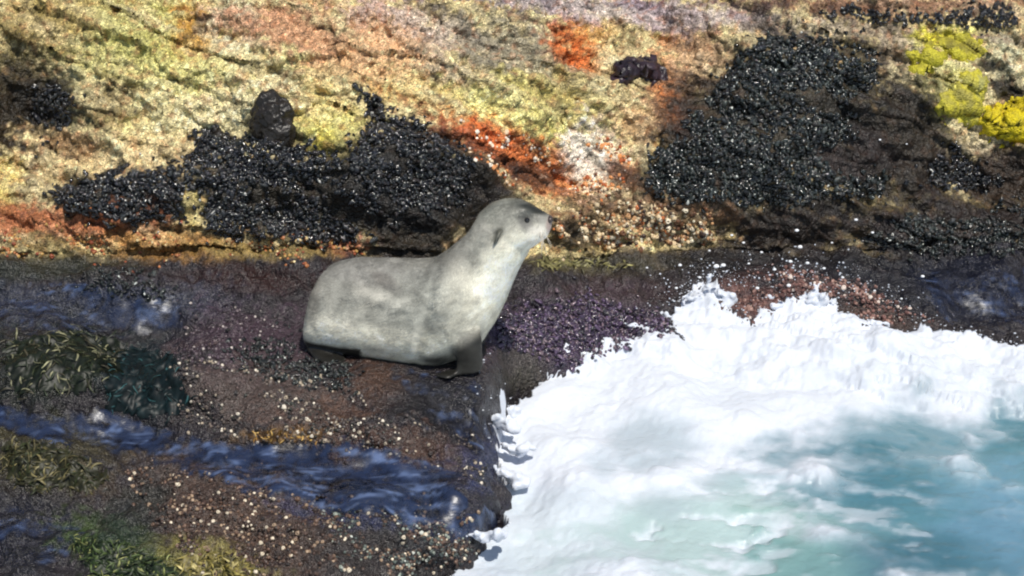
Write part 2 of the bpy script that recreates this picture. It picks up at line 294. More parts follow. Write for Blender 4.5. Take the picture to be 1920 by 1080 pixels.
bl = wallmask*sstep(.08, .2, col.mean(1))*(.13 + .3*np.clip(W1, -.4, .6))*sstep(.30, .12, col[:, 0] - col[:, 1]); col += (s2l((238, 224, 186)) - col)*np.clip(bl, 0, .4)[:, None]      # patches mixed toward pale cream
# granular growth: pale and dark flecks with their own shape
G1 = fbm(PM, 44, 2, 101.0).ravel(); G2 = fbm(PM, 26, 3, 131.0).ravel()
lum = col.mean(1)
pale = sstep(.26, .50, G1)*np.clip(lum*3.2, .06, .75); dark = sstep(.24, .5, -G1 + .25*G2)*np.clip(lum*3.0, .15, .5)
col += (np.minimum(col*1.7 + .05, .88) - col)*pale[:, None]; col *= (1 - dark)[:, None]
# a rusty / violet drift over the encrusted wall
dr = sstep(.15, .5, G2)*wallmask*np.clip(lum*2, 0, .5); col += (s2l((186, 112, 66)) - col)*dr[:, None]*.6
col = col*(.92 + .26*(wallmask*sstep(.06, .2, lum)))[:, None]*(1 - .55*(crack*tw).ravel())[:, None]

# ------------------------------------------------------------------ runnel of water over the foreground rock
RUN = [(-40, 765), (180, 785), (330, 825), (470, 848), (640, 838), (800, 872), (950, 945), (940, 992), (800, 958), (640, 945), (480, 912), (330, 868), (150, 822), (-40, 800)]
SKY_SHEEN = [[(-40, 560), (120, 545), (330, 560), (340, 615), (150, 625), (-40, 610)], [(620, 900), (800, 915), (960, 960), (930, 1000), (780, 985), (640, 950)], [(850, 790), (930, 800), (985, 855), (960, 885), (880, 870)], [(-40, 960), (120, 950), (170, 1010), (60, 1060), (-40, 1050)], [(760, 720), (900, 720), (905, 800), (800, 800)], [(1700, 510), (1960, 505), (1960, 600), (1780, 590)]]  # thin films whose blue-grey colour stands in for reflected sky
run_sd = poly_sd(SM, RUN) + .030*W1 + .020*W2
run = sstep(-.05, .05, run_sd).reshape(NR, NC); sheenw = np.zeros(len(SM.U))
for q_ in SKY_SHEEN: sheenw = np.maximum(sheenw, sstep(-.05, .07, poly_sd(SM, q_) + .05*W1 + .03*W2))
runr = run.ravel(); run = np.maximum(run, .8*sheenw.reshape(NR, NC))
wet = sstep(.28, .55, rough).reshape(NR, NC)*.5 + .5
PF = PM + NM*((fine*wet*(1 - .6*seal_flat)*(1 - .75*run) - .022*run)[..., None])
SF = surf(PF); NF = grid_normals(PF); NFf = NF.reshape(-1, 3)
def quads(r0, r1, mask=None):
    i = np.arange(r0, r1)[:, None]*NC + np.arange(NC - 1)[None]
    F = np.stack([i, i + 1, i + 1 + NC, i + NC], -1).reshape(-1, 4)
    return F
def sub(P, F, C, R):
    u, inv = np.unique(F, return_inverse=True); return P.reshape(-1, 3)[u], inv.reshape(F.shape), C[u], R[u]
for nm, r0, r1 in (('rock_shelf', 0, NSH), ('rock_cliff', NSH, NR - 1)):
    V, F, C, R = sub(PF, quads(r0, r1), col, rough)
    link(nm, mesh_np(nm, V, F, C, True, R), M_ROCK, kind='structure')
# water films, the sky's blue reflection painted into their colour
RB = blur(PM, 5); RW = RB + N0*((.005 + .003*fbm(PM*np.array([1, 2.4, 2]), 9, 2, 5.0) - .010*(1 - run))[..., None])
Fq = quads(0, NSH); keep = (run.ravel()[Fq] > .12).all(1)
cw = s2l((36, 48, 76))[None] + (s2l((96, 114, 152)) - s2l((36, 48, 76)))[None]*sstep(.0, .6, fbm(PM*np.array([1, 4, 4]), 6, 3, 44.0)).ravel()[:, None]
ralpha = np.clip(np.maximum(sstep(.1, .95, runr)*(.62 + .6*W1 + .6*W2), sstep(.05, .9, sheenw)*(.14 + .75*W1 + .55*W2)), 0, .8)
V, F, C, R = sub(RW, Fq[keep], cw, ralpha)
link('water_runnel', mesh_np('water_runnel', V, F, C, True, R), M_RUN, kind='structure')

# ------------------------------------------------------------------ sea and foam
sx = np.concatenate([-60*np.linspace(1, 0, 24)[:-1]**3 - .75, np.arange(-.75, 2.45, .0072), 2.45 + 60*np.linspace(0, 1, 26)[1:]**3])
sy = np.concatenate([-70*np.linspace(1, 0, 26)[:-1]**3 - 1.85, np.arange(-1.85, 1.5, .0095), np.array([1.8, 2.4])])
SX, SY = np.meshgrid(sx, sy)
sea0 = -.34 + 0*SX
Q = np.stack([SX, SY, 0*SX], -1)
shore = [(800, 1130, -.30), (835, 1080, -.30), (880, 1010, -.29), (950, 972, -.28), (925, 925, -.26), (965, 880, -.24), (920, 830, -.2), (925, 770, -.2), (985, 742, -.2), (1040, 705, -.22), (1100, 682, -.22), (1180, 655, -.2), (1262, 645, -.2), (1262, 600, -.2), (1310, 572, -.18),
         (1345, 570, -.18), (1375, 605, -.18), (1440, 592, -.18), (1500, 578, -.17), (1560, 574, -.17), (1590, 602, -.18), (1660, 618, -.2), (1740, 612, -.2), (1800, 622, -.2), (1870, 628, -.2), (1990, 632, -.2)]
q = [at_z(a, b, z)[:2] for a, b, z in shore] + [np.array([9, .8]), np.array([70, 2.3]), np.array([70, -80]), np.array([-70, -80]), np.array([-70, -2.1]), np.array([-1.2, -1.9])]
sd = poly_uv(SX, SY, np.array(q))
sd = sd + .028*fbm(Q, 9, 3, 7.0) + .012*fbm(Q, 40, 2, 3.0)
# rock height under the sea grid, from the fine surface (nearest column / row search on the shelf rows)
ci = np.clip(np.searchsorted(xs, SX), 0, NC - 1)
rz = np.full(SX.shape, -1.2)
for j in range(SX.shape[1]):
    c = ci[0, j]
    if -5.9 < sx[j] < 6.1:
        yy = PF[:NSH + 60, c, 1]; o = np.argsort(yy); rz[:, j] = np.interp(sy, yy[o], PF[:NSH + 60, c, 2][o], left=-1.2)
swell = .05*fbm(Q, .9, 2, 21.0)*sstep(-2.5, -.5, SY)
surge = .12*np.exp(-(np.maximum(SX - .35, 0)/1.0)**2)*np.exp(-((SY - .1)/.75)**2) + .06*sstep(-.1, 1.1, SY)
lvl = sea0 + swell + surge
MPX, MPY, _ = project(np.stack([SX, SY, lvl], -1).reshape(-1, 3)); MPX = MPX.reshape(SX.shape); MPY = MPY.reshape(SX.shape)
k0 = (np.abs(SX) < 5) & (np.abs(SY) < 4)
F1 = fbm(Q*np.array([1, 1.25, 1]), 2.6, 4, 61.0, .45); F2 = fbm(Q, 11, 3, 15.0); FL = fbm(Q*np.array([1, 1.1, 1]), 2.6, 2, 61.0, .4)
def sea_zone(px, py, rx, ry, ang=0, warp=.6, soft=.55, z=-.3):
    c = at_z(px, py, z); a = at_z(px + 10, py, z); b = at_z(px, py - 10, z)
    du = (SX - c[0])/(a[0] - c[0])*10; dv = (SY - c[1])/(b[1] - c[1])*10
    t = math.radians(ang); e = np.sqrt(((du*math.cos(t) + dv*math.sin(t))/rx)**2 + ((-du*math.sin(t) + dv*math.cos(t))/ry)**2) + warp*F1 + .18*F2
    return 1 - sstep(1 - soft, 1 + soft, e)
clear = np.zeros_like(SX)
for a in [(1780, 960, 330, 170, 0, .95), (1720, 830, 190, 60, 0, .75), (1950, 860, 200, 100, 0, .95), (1300, 1020, 250, 90, 6, .62), (1440, 930, 130, 40, 0, .6), (1230, 860, 100, 60, 20, .5), (1080, 960, 160, 50, 0, .3), (1040, 1050, 200, 50, 0, .34), (1130, 900, 60, 40, 30, .35), (1700, 730, 300, 40, 0, .16), (1350, 780, 200, 40, 0, .12), (1560, 1060, 180, 90, 0, .9)]:  # mottles amid the foam are its shade painted in, beside real clear water
    clear = np.maximum(clear, sea_zone(*a[:5])*a[5])
far = sstep(2.6, 4.5, np.abs(SX - .3)) + sstep(1.9, 3.0, -SY)
clear = np.maximum(clear, np.clip(far, 0, 1)*sstep(-.5, .1, F1))
streak = sstep(.0, .55, fbm(Q*np.array([1, 1.9, 1]), 5.0, 4, 90.0))
clear = np.clip(clear - .40*streak*sea_zone(1480, 980, 330, 110), 0, 1)
watc = np.zeros(SX.shape + (3,)) + s2l((84, 144, 160))
for (a, c, st) in [((1300, 1020, 300, 110, 0), (166, 206, 196), .9), ((1860, 900, 200, 60, 0), (112, 166, 182), .8), ((1900, 980, 140, 110, -25), (104, 156, 184), .85), ((1700, 1060, 170, 60, 0), (62, 120, 140), .9), ((1620, 900, 140, 60, 0), (72, 134, 152), .9), ((1500, 1060, 120, 60, 0), (120, 172, 172), .8), ((1230, 860, 110, 70, 0), (150, 176, 186), .9)]:  # the grey patch within the foam is painted shade
    w = sea_zone(*a)*st; watc += (s2l(c) - watc)*w[..., None]
foamc = s2l((210, 215, 224))
watc = watc*.80; watc = .84*watc + .16*watc.mean(-1, keepdims=True)
seacol = foamc + (watc - foamc)*(sstep(.0, 1.0, clear)[..., None])
foamy = 1 - sstep(.05, .95, clear)
searough = .18 + .5*foamy
billow = (.07*FL + .010*np.abs(F2) + .004*fbm(Q, 30, 2, 8.0))*foamy + .006*F2*(1 - foamy)
near = sstep(0, .14, sd)
film = rz + .003 + .028*sstep(0, .16, sd) + billow*.4*near
zz = np.maximum(lvl + billow*near, np.where(sd > 0, film, -9))
zz = np.where(sd > 0, zz, np.minimum(lvl, rz - .03 - .15*sstep(0, .05, -sd)))
zz = np.where(~k0, lvl, zz)
SP = np.stack([SX, SY, zz], -1); sr, sc2 = SX.shape
i = np.arange(sr - 1)[:, None]*sc2 + np.arange(sc2 - 1)[None]
FS = np.stack([i, i + 1, i + 1 + sc2, i + sc2], -1).reshape(-1, 4)
isfoam = ((foamy > .5) & (sd > 0) & k0).ravel(); ff = isfoam[FS].any(1)
SN = grid_normals(SP).reshape(-1, 3)
def ssub(F):
    u, inv = np.unique(F, return_inverse=True)
    return SP.reshape(-1, 3)[u], inv.reshape(F.shape), seacol.reshape(-1, 3)[u], searough.ravel()[u], SN[u]
def blob_mesh(n=1):
    import bmesh
    bm = bmesh.new(); bmesh.ops.create_icosphere(bm, subdivisions=n, radius=1.0)
    V = np.array([v.co[:] for v in bm.verts]); F = np.array([[v.index for v in f.verts] for f in bm.faces]); bm.free(); return V, F
I1V, I1F = blob_mesh(1); I2V, I2F = blob_mesh(2); I3V, I3F = blob_mesh(3)
def join(parts):
    Vs, Fs, off = [], [], 0
    for V, F in parts: Vs.append(V); Fs.append(F + off); off += len(V)
    return np.concatenate(Vs), np.concatenate(Fs)
def remeshed(parts, voxel, it, fac=.5):
    V, F = join(parts); tmp = bpy.data.objects.new('tmp', mesh_np('tmp', V, F)); COL.objects.link(tmp)
    md = tmp.modifiers.new('r', 'REMESH'); md.mode = 'VOXEL'; md.voxel_size = voxel; md.use_smooth_shade = True
    md = tmp.modifiers.new('s', 'SMOOTH'); md.factor = fac; md.iterations = it
    dg = bpy.context.evaluated_depsgraph_get(); dg.update(); me = bpy.data.meshes.new_from_object(tmp.evaluated_get(dg)); bpy.data.objects.remove(tmp); return me
def mesh_arrays(me):
    co = np.empty(len(me.vertices)*3, np.float32); me.vertices.foreach_get('co', co)
    me.calc_loop_triangles(); t = np.empty(len(me.loop_triangles)*3, np.int32); me.loop_triangles.foreach_get('vertices', t)
    return co.reshape(-1, 3).astype(float), t.reshape(-1, 3)
V, F, C, R, Nn = ssub(FS[~ff]); me = mesh_np('sea_water', V, F, C, True, R); me.normals_split_custom_set_from_vertices(Nn.tolist()); link('sea_water', me, M_SEA, kind='structure')
fV, fF, fC, fR, fN = ssub(FS[ff])
# thrown fingers of foam along the crest, fused into one skin
FING = [([(1332, 515), (1324, 548), (1302, 588), (1272, 630), (1240, 668)], 5, 17, .90), ([(1168, 606), (1205, 616), (1237, 640), (1266, 672)], 4, 13, .62), ([(1556, 562), (1590, 584), (1622, 600), (1668, 592), (1730, 606)], 4, 10, .90), ([(1222, 584), (1250, 596), (1290, 612)], 3, 10, .80),
        ([(1345, 545), (1366, 562), (1356, 592)], 7, 15, .86), ([(1600, 626), (1625, 606), (1660, 612)], 3, 8, .8), ([(1318, 560), (1296, 556), (1280, 566)], 7, 3, .86), ([(1440, 548), (1452, 560), (1450, 580)], 5, 12, .9), ([(1530, 532), (1524, 548), (1535, 570)], 4, 12, .9),
        ([(930, 762), (950, 770), (985, 790)], 4, 12, .05), ([(896, 764), (925, 786), (962, 800)], 3, 14, -.14), ([(918, 868), (948, 890), (985, 905)], 3, 14, -.42), ([(872, 1000), (905, 1008), (935, 1000)], 3, 12, -.86), ([(940, 830), (960, 842), (985, 845)], 4, 12, -.25), ([(1015, 696), (1030, 716), (1060, 740)], 4, 12, .3)]
parts = []
for pts, r0, r1, Y in FING:
    pts = np.array(pts, float); n_ = 60
    for k, s_ in enumerate(np.linspace(0, len(pts) - 1, n_)):
        a = int(min(s_, len(pts) - 2)); p = pts[a] + (pts[a + 1] - pts[a])*(s_ - a); f = k/(n_ - 1)
        r = (r0 + (r1 - r0)*f)*MPP*(.55 + .5*rng.random())
        c = at_y(p[0] + rng.normal(0, 2.5 + 4*f), p[1] + rng.normal(0, 2.0 + 3*f), Y - .04*f + rng.normal(0, .012))
        parts.append((I1V*r*np.array([1.1, 1, .9]) + c, I1F))
bV, bF = mesh_arrays(remeshed(parts, .0055, 3))
bV = bV + .006*np.stack([fbm(bV, 22, 2, q_) for q_ in (1., 5., 9.)], -1)
# fine froth flecks thrown on the rock along the edge
es = np.nonzero((sd < .012) & (sd > -.05) & (SY > -1.6) & (SX > -.5) & (SX < 2.4)); flecks = []
for k in rng.choice(len(es[0]), 700, replace=False):
    a, b = es[0][k], es[1][k]; flecks.append((I1V*(.0015 + .0035*rng.random()**2)*np.array([1.3, 1, .7]) + np.array([SX[a, b], SY[a, b], max(rz[a, b], zz[a, b]) + .002]), I1F))
for k in range(420):     # fine spray thrown off the crest
    f = rng.random(); p = [(1180, 600), (1250, 560), (1330, 500), (1400, 520), (1480, 500), (1560, 500), (1660, 560), (1740, 585)]; a = min(int(f*7), 6); g = f*7 - a
    c = at_y(p[a][0] + (p[a + 1][0] - p[a][0])*g + rng.normal(0, 16), p[a][1] + (p[a + 1][1] - p[a][1])*g + 20 - abs(rng.normal(0, 26)), .84 + rng.normal(0, .05))
    flecks.append((I1V*(.0012 + .0032*rng.random()**3)*np.array([1.2, 1, 1]) + c, I1F))
kV, kF = join(flecks)
tri = np.concatenate([fF[:, [0, 1, 2]], fF[:, [0, 2, 3]]])
me = mesh_np('sea_foam', fV, tri, fC, True, fR); me.normals_split_custom_set_from_vertices(fN.tolist())
foam = link('sea_foam', me, M_SEA, kind='stuff', label='white churned foam of the wave washing against the rock ledge', category='foam')
fv, ft = join([(bV, bF), (kV, kF)])
link('foam_crest', mesh_np('foam_crest', fv, ft, np.tile(foamc, (len(fv), 1)), True, np.full(len(fv), .5)), M_SEA, foam, kind='stuff')

# ------------------------------------------------------------------ shells
def shell_mesh(n=6):
    rings = [(-.5, .08, .08), (-.28, .22, .17), (.08, .32, .23), (.36, .25, .16)]
    V = [(-.56, 0, 0)]
    for (x, w, h) in rings:
        for k in range(n):
            a = 2*math.pi*k/n; V.append((x, w*math.cos(a) - .12*x*x, h*math.sin(a)))
    V.append((.5, -.03, 0)); F = []
    for k in range(n): F.append((0, 1 + (k + 1) % n, 1 + k))
    for r in range(len(rings) - 1):
        for k in range(n):
            a = 1 + r*n + k; b = 1 + r*n + (k + 1) % n; F.append((a, b, b + n)); F.append((a, b + n, a + n))
    e = 1 + (len(rings) - 1)*n; last = len(V) - 1
    for k in range(n): F.append((e + k, e + (k + 1) % n, last))
    return np.array(V, float), np.array(F)
def barnacle_mesh(n=6):
    V = []; F = []
    for (r, h) in ((.5, -.1), (.3, .42), (.2, .40), (.12, .2)):
        for k in range(n):
            a = 2*math.pi*k/n; q_ = 1 + .12*math.sin(3*a + r*9); V.append((r*q_*math.cos(a), r*q_*math.sin(a), h))
    for r in range(3):
        for k in range(n):
            a = r*n + k; b = r*n + (k + 1) % n; F += [(a, b, b + n), (a, b + n, a + n)]
    V.append((0, 0, .15)); c = len(V) - 1
    for k in range(n): F.append((3*n + k, 3*n + (k + 1) % n, c))
    return np.array(V, float), np.array(F)
SHV, SHF = shell_mesh(); BNV, BNF = barnacle_mesh()
cell = np.linalg.norm(np.cross(np.gradient(PF, axis=1), np.gradient(PF, axis=0)), axis=-1).ravel()
def frames(n, mode):
    m = len(n); r = rng.standard_normal((m, 3)); t = r - (r*n).sum(1, keepdims=True)*n; t /= np.linalg.norm(t, axis=1, keepdims=True)
    if mode == 'mussel':        # long axis stands partly out of the bed
        k = rng.uniform(.15, 1.1, (m, 1)); ax = t + n*k; ax /= np.linalg.norm(ax, axis=1, keepdims=True)
        up = np.cross(ax, np.cross(n + .35*rng.standard_normal((m, 3)), ax)); up /= np.linalg.norm(up, axis=1, keepdims=True)
    else:
        up = n + .25*rng.standard_normal((m, 3)); up /= np.linalg.norm(up, axis=1, keepdims=True)
        ax = t - (t*up).sum(1, keepdims=True)*up; ax /= np.linalg.norm(ax, axis=1, keepdims=True)
    return np.stack([ax, np.cross(up, ax), up], -1)
var_cache = {}
def bed(poly, name, piece, label, category, group, density, size, palette, mode='mussel', parts_n=150, warp=.04, mass_name=None, thin=None):
    sdist = poly_sd(SF, poly) + warp*W1 + .9*warp*W2
    m = sstep(-.004, .012, sdist) + .10*sstep(-.05, .0, sdist)*(W2 > -.05)
    if thin is not None: m = m*sstep(-thin, .35, W1 + .6*W2)
    if mode == 'mussel': m = m*sstep(-.40, -.24, W1 + .5*W2)
    m = m*(SF.px > -140)*(SF.px < 2060)
    w = m*cell; area = w.sum(); n = int(area*density)
    if n < 5: print('EMPTY BED', label, area); return
    idx = rng.choice(len(w), n, replace=True, p=w/area)
    nn = NFf[idx]; L = size*np.clip(rng.lognormal(0, .26, n), .5, 1.9)
    pos = SF.flat[idx] + rng.normal(0, .003, (n, 3)) + nn*(L*(.16 if mode == 'mussel' else .02))[:, None]
    pw = np.array([1/(1 + .35*i) for i in range(len(palette))]); pw[-1] *= (.9 if mode == 'mussel' else .7)
    R = frames(nn, mode); pal = np.array([s2l(c) for c in palette]); pc = rng.choice(len(pal), n, p=pw/pw.sum())
    if mode == 'mussel': L = np.where(pc == len(pal) - 1, L*rng.uniform(.3, .6, n), L)  # small pale pieces put in as painted glints on wet shells
    V0, F0 = (SHV, SHF) if mode == 'mussel' else (BNV, BNF)
    root = empty(name, pos.mean(0), label=label, category=category, **({'group': group} if group else {}))
    mat = M_SHELL if mode == 'mussel' else M_BARN
    def vcol(c):
        if mode == 'mussel':
            x = V0[:, 0]; return c*(1 + .5*sstep(.0, -.5, x))[:, None] + .05*sstep(.1, -.55, x)[:, None]
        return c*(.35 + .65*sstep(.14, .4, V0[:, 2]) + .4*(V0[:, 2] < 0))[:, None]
    order = np.argsort(-L); big = order[:parts_n]; rest = order[parts_n:]
    for k in big:
        key = (mode, tuple(palette), int(pc[k]))
        if key not in var_cache:
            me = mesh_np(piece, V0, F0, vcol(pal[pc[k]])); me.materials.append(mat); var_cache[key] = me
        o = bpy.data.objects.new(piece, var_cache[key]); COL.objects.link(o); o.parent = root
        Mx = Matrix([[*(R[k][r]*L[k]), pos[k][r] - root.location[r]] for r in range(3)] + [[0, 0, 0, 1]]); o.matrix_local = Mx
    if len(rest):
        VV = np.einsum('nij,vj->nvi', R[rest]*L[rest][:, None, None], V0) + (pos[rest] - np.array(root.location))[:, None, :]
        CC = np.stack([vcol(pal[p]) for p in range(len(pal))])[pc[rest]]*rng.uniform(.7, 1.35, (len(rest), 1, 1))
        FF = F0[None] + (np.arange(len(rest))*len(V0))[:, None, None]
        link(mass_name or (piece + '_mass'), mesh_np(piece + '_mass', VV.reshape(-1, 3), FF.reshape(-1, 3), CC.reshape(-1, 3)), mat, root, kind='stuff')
    print(label, round(area, 3), n)
MUS = [(20, 21, 24), (13, 14, 17), (28, 28, 33), (36, 30, 28), (24, 26, 24), (18, 18, 20), (46, 48, 48), (190, 188, 182)]
MUSB = [(17, 21, 20), (22, 28, 26), (13, 15, 17), (32, 38, 35), (32, 29, 26), (18, 20, 20), (50, 55, 52), (190, 194, 188)]
PUR = [(62, 50, 70), (46, 40, 54), (86, 70, 94), (38, 34, 40), (104, 88, 96), (178, 164, 170)]
GM = 'mussel beds on the rock'
bed([(110, 360), (150, 338), (220, 325), (330, 315), (348, 345), (335, 408), (260, 420), (190, 412), (118, 398)], 'mussel_bed', 'mussel', 'long low black mussel bed at the foot of the pale yellow rock', 'mussels', GM, 9500, .0245, MUS)
bed([(340, 310), (362, 268), (400, 245), (450, 252), (490, 240), (530, 262), (590, 272), (640, 300), (655, 360), (640, 440), (560, 445), (480, 445), (392, 440), (388, 372), (350, 360)], 'mussel_bed', 'mussel', 'broad black mussel mound below the dark brown lobed lump', 'mussels', GM, 9500, .0245, MUS)
bed([(655, 300), (690, 240), (696, 172), (716, 165), (722, 232), (780, 234), (850, 275), (882, 315), (868, 375), (800, 405), (720, 438), (645, 440)], 'mussel_bed', 'mussel', 'black mussel bed directly above the back of the seal', 'mussels', GM, 8500, .0245, MUS)
bed([(1215, 352), (1250, 262), (1320, 190), (1380, 110), (1440, 75), (1560, 70), (1640, 92), (1640, 150), (1590, 200), (1612, 240), (1530, 280), (1560, 322), (1650, 340), (1660, 362), (1500, 382), (1370, 382), (1260, 372)], 'mussel_bed', 'mussel', 'largest black mussel bed, covering the big bulging rock', 'mussels', GM, 8200, .0255, MUSB, parts_n=300)
bed([(1620, 448), (1700, 402), (1800, 412), (1950, 380), (1950, 470), (1800, 482), (1660, 468)], 'mussel_bed', 'mussel', 'low black mussel bed beside the dark water below the yellow sponge', 'mussels', GM, 7000, .023, MUSB)
bed([(1705, 345), (1740, 312), (1790, 262), (1830, 318), (1872, 338), (1800, 352), (1720, 358)], 'mussel_bed', 'mussel', 'small black mussel patch just below the yellow lime sponge', 'mussels', GM, 7000, .024, MUS, parts_n=80)
bed([(1540, 25), (1600, 10), (1700, 28), (1900, 18), (1900, 46), (1750, 52), (1560, 42)], 'mussel_bed', 'mussel', 'thin strip of dark mussels along the top ledge', 'mussels', GM, 5500, .023, MUS, parts_n=80)
bed([(925, 605), (1000, 570), (1100, 560), (1240, 590), (1262, 628), (1150, 655), (1080, 695), (1000, 660), (940, 650)], 'mussel_bed', 'mussel', 'purple mussel bed between the seal chest and the foam', 'mussels', GM, 9500, .020, PUR, parts_n=220)
bed([(140, 540), (190, 516), (260, 518), (320, 545), (300, 566), (200, 556)], 'mussel_bed', 'mussel', 'small black mussel patch on the bluish flat ledge', 'mussels', GM, 4200, .020, MUSB, parts_n=100)
bed([(60, 170), (110, 160), (135, 200), (120, 260), (75, 275), (60, 220)], 'mussel_bed', 'mussel', 'small dark mussel patch beside the brown recess in the cliff', 'mussels', GM, 4000, .024, MUS, parts_n=60)
bed([(430, 650), (520, 628), (575, 662), (655, 690), (645, 735), (560, 725), (450, 705)], 'mussel_bed', 'mussel', 'glinting black mussel patch below the hind end of the seal', 'mussels', GM, 5600, .018, MUSB, parts_n=200)
BROWN = [(74, 56, 48), (56, 44, 38), (104, 80, 66), (44, 36, 34), (160, 136, 112), (224, 210, 186)]
GREYB = [(72, 64, 62), (50, 46, 46), (104, 92, 84), (46, 48, 42), (170, 156, 136), (226, 216, 198)]
CREAM = [(228, 204, 164), (196, 150, 104), (110, 72, 46), (240, 226, 198), (64, 46, 36), (206, 120, 66)]
ROSE = [(128, 92, 84), (98, 66, 62), (160, 126, 114), (64, 48, 46), (226, 210, 198)]
GB = 'barnacle crusts on the rock'
bed([(240, 880), (420, 872), (640, 935), (860, 955), (905, 985), (850, 1060), (820, 1100), (420, 1100), (330, 1000), (255, 950)], 'barnacle_crust', 'barnacle', 'wide brown barnacle crust along the bottom edge below the water runnel', 'barnacles', GB, 6500, .0115, BROWN, 'barnacle', 300, thin=.35)
bed([(335, 690), (450, 680), (640, 735), (760, 770), (890, 840), (905, 885), (650, 850), (500, 835), (345, 780)], 'barnacle_crust', 'barnacle', 'brown barnacle crust between the seal and the water runnel', 'barnacles', GB, 6000, .0110, GREYB, 'barnacle', 300, thin=.3)
bed([(1035, 410), (1110, 372), (1200, 385), (1330, 392), (1335, 450), (1200, 462), (1050, 465)], 'barnacle_crust', 'barnacle', 'cream and rust barnacle crust in front of the seal face', 'barnacles', GB, 6500, .0165, CREAM, 'barnacle', 250, thin=.3)
bed([(1378, 560), (1400, 528), (1490, 512), (1570, 515), (1680, 560), (1745, 598), (1640, 600), (1580, 560), (1480, 560), (1400, 590)], 'barnacle_crust', 'barnacle', 'rosy barnacle crust on the low rock just behind the foam crest', 'barnacles', GB, 6000, .0135, ROSE, 'barnacle', 150)
bed([(870, 245), (980, 250), (1060, 290), (1140, 260), (1180, 330), (1150, 360), (1030, 365), (960, 345), (880, 280)], 'barnacle_crust', 'barnacle', 'orange and white barnacle crust above the head of the seal', 'barnacles', GB, 4500, .0135, [(222, 150, 90), (236, 210, 176), (176, 90, 44), (244, 232, 214), (120, 70, 40)], 'barnacle', 150, thin=.15)
bed([(330, 560), (420, 550), (520, 600), (560, 660), (430, 690), (340, 680), (350, 620)], 'barnacle_crust', 'barnacle', 'mauve grey barnacle crust on the ledge behind the seal', 'barnacles', GB, 2600, .0095, [(80, 66, 76), (58, 50, 58), (112, 100, 104), (190, 180, 174)], 'barnacle', 150, thin=.3)
bed([(620, 950), (760, 960), (900, 985), (850, 1060), (640, 1080)], 'barnacle_crust', 'barnacle', 'dark green grey barnacle crust on the rock corner by the foam', 'barnacles', GB, 4500, .0110, [(60, 70, 68), (88, 98, 92), (44, 50, 52), (150, 158, 146), (206, 210, 200)], 'barnacle', 120, thin=.3)
bed([(0, 450), (60, 405), (200, 410), (280, 440), (420, 450), (640, 450), (690, 465), (560, 488), (200, 480), (0, 475)], 'barnacle_crust', 'barnacle', 'rust and ochre barnacle band at the foot of the cliff', 'barnacles', GB, 4500, .0125, [(176, 112, 66), (150, 78, 50), (196, 156, 90), (110, 84, 46), (222, 200, 150)], 'barnacle', 200, thin=.25)

# ------------------------------------------------------------------ seaweed, sponges, anemones
def seaweed(pts, label, n, length, palette, width=.010, flat=.7, flow=(0, 0, 0)):
    q = poly_sd(SF, pts); m = sstep(.0, .03, q)*cell; idx = rng.choice(len(m), n, p=m/m.sum())
    root = None; Vs = []; Fs = []; Cs = []; off = 0; pal = np.array([s2l(c) for c in palette]); c0 = SF.flat[idx].mean(0)
    for i_ in idx:
        n0 = NFf[i_]; d = rng.standard_normal(3) + np.array(flow)*2.0; d -= (d @ n0)*n0*flat; d += np.array([0, 0, -.25]); d /= np.linalg.norm(d)
        L = length*rng.uniform(.5, 1.5); w = width*rng.uniform(.5, 1.4); p = SF.flat[i_] - c0 + n0*.002; side = np.cross(d, n0); side /= max(np.linalg.norm(side), 1e-6)
        c = pal[rng.integers(len(pal))]*rng.uniform(.7, 1.35); K_ = 5; rows = []
        for k in range(K_ + 1):
            f = k/K_; ww = w*math.sin(math.pi*min(.12 + .88*f, .97))**.7
            pos = p + d*L*f + n0*(.5*L*f*(1 - f)) + side*(L*.18*math.sin(3*f + i_)) ; rows += [pos - side*ww/2 + n0*.0015*math.sin(5*f + i_), pos + n0*ww*.28, pos + side*ww/2]
        Vs += rows; Cs += [c*(.75 + .5*(r//3)/K_) for r in range(len(rows))]
        for k in range(K_):
            for s_ in range(2):
                a = off + k*3 + s_; Fs += [(a, a + 1, a + 4), (a, a + 4, a + 3)]
        off += len(rows)
    # the matted base the fronds grow from
    Fq_ = quads(0, NSH + 40); kp = (q[Fq_] + .025*W1[Fq_] + .02*W2[Fq_] > .012).all(1); u, inv = np.unique(Fq_[kp], return_inverse=True); inv = inv.reshape(-1, 4) + off
    Vs += list(SF.flat[u] - c0 + NFf[u]*(.0035 + .003*W2[u])[:, None]); Cs += list(pal[1][None]*(.6 + .5*W2[u])[:, None]); Fs += [tuple(f) for f in inv[:, [0, 1, 2]].tolist()] + [tuple(f) for f in inv[:, [0, 2, 3]].tolist()]
    o = link('seaweed', mesh_np('seaweed', np.array(Vs), np.array(Fs), np.array(Cs)), M_WEED, None, label=label, category='seaweed', group='seaweed patches on the wet shelf'); o.location = c0
    return o
seaweed([(0, 640), (150, 610), (240, 640), (230, 700), (150, 740), (20, 750)], 'dark green stringy seaweed patch above the blue water runnel', 520, .045, [(30, 40, 22), (24, 32, 18), (50, 54, 32), (128, 126, 96), (56, 52, 38)], .006)
seaweed([(0, 820), (110, 830), (210, 890), (180, 930), (60, 930), (0, 900)], 'olive seaweed patch just below the blue water runnel', 520, .034, [(60, 56, 34), (48, 48, 26), (104, 96, 62), (36, 38, 22), (46, 52, 28)], .007)
seaweed([(125, 1000), (230, 1010), (340, 1060), (330, 1100), (180, 1100)], 'bright green seaweed patch in the bottom corner', 520, .034, [(46, 60, 28), (32, 46, 22), (64, 78, 40), (128, 132, 80), (26, 36, 20)], .007)
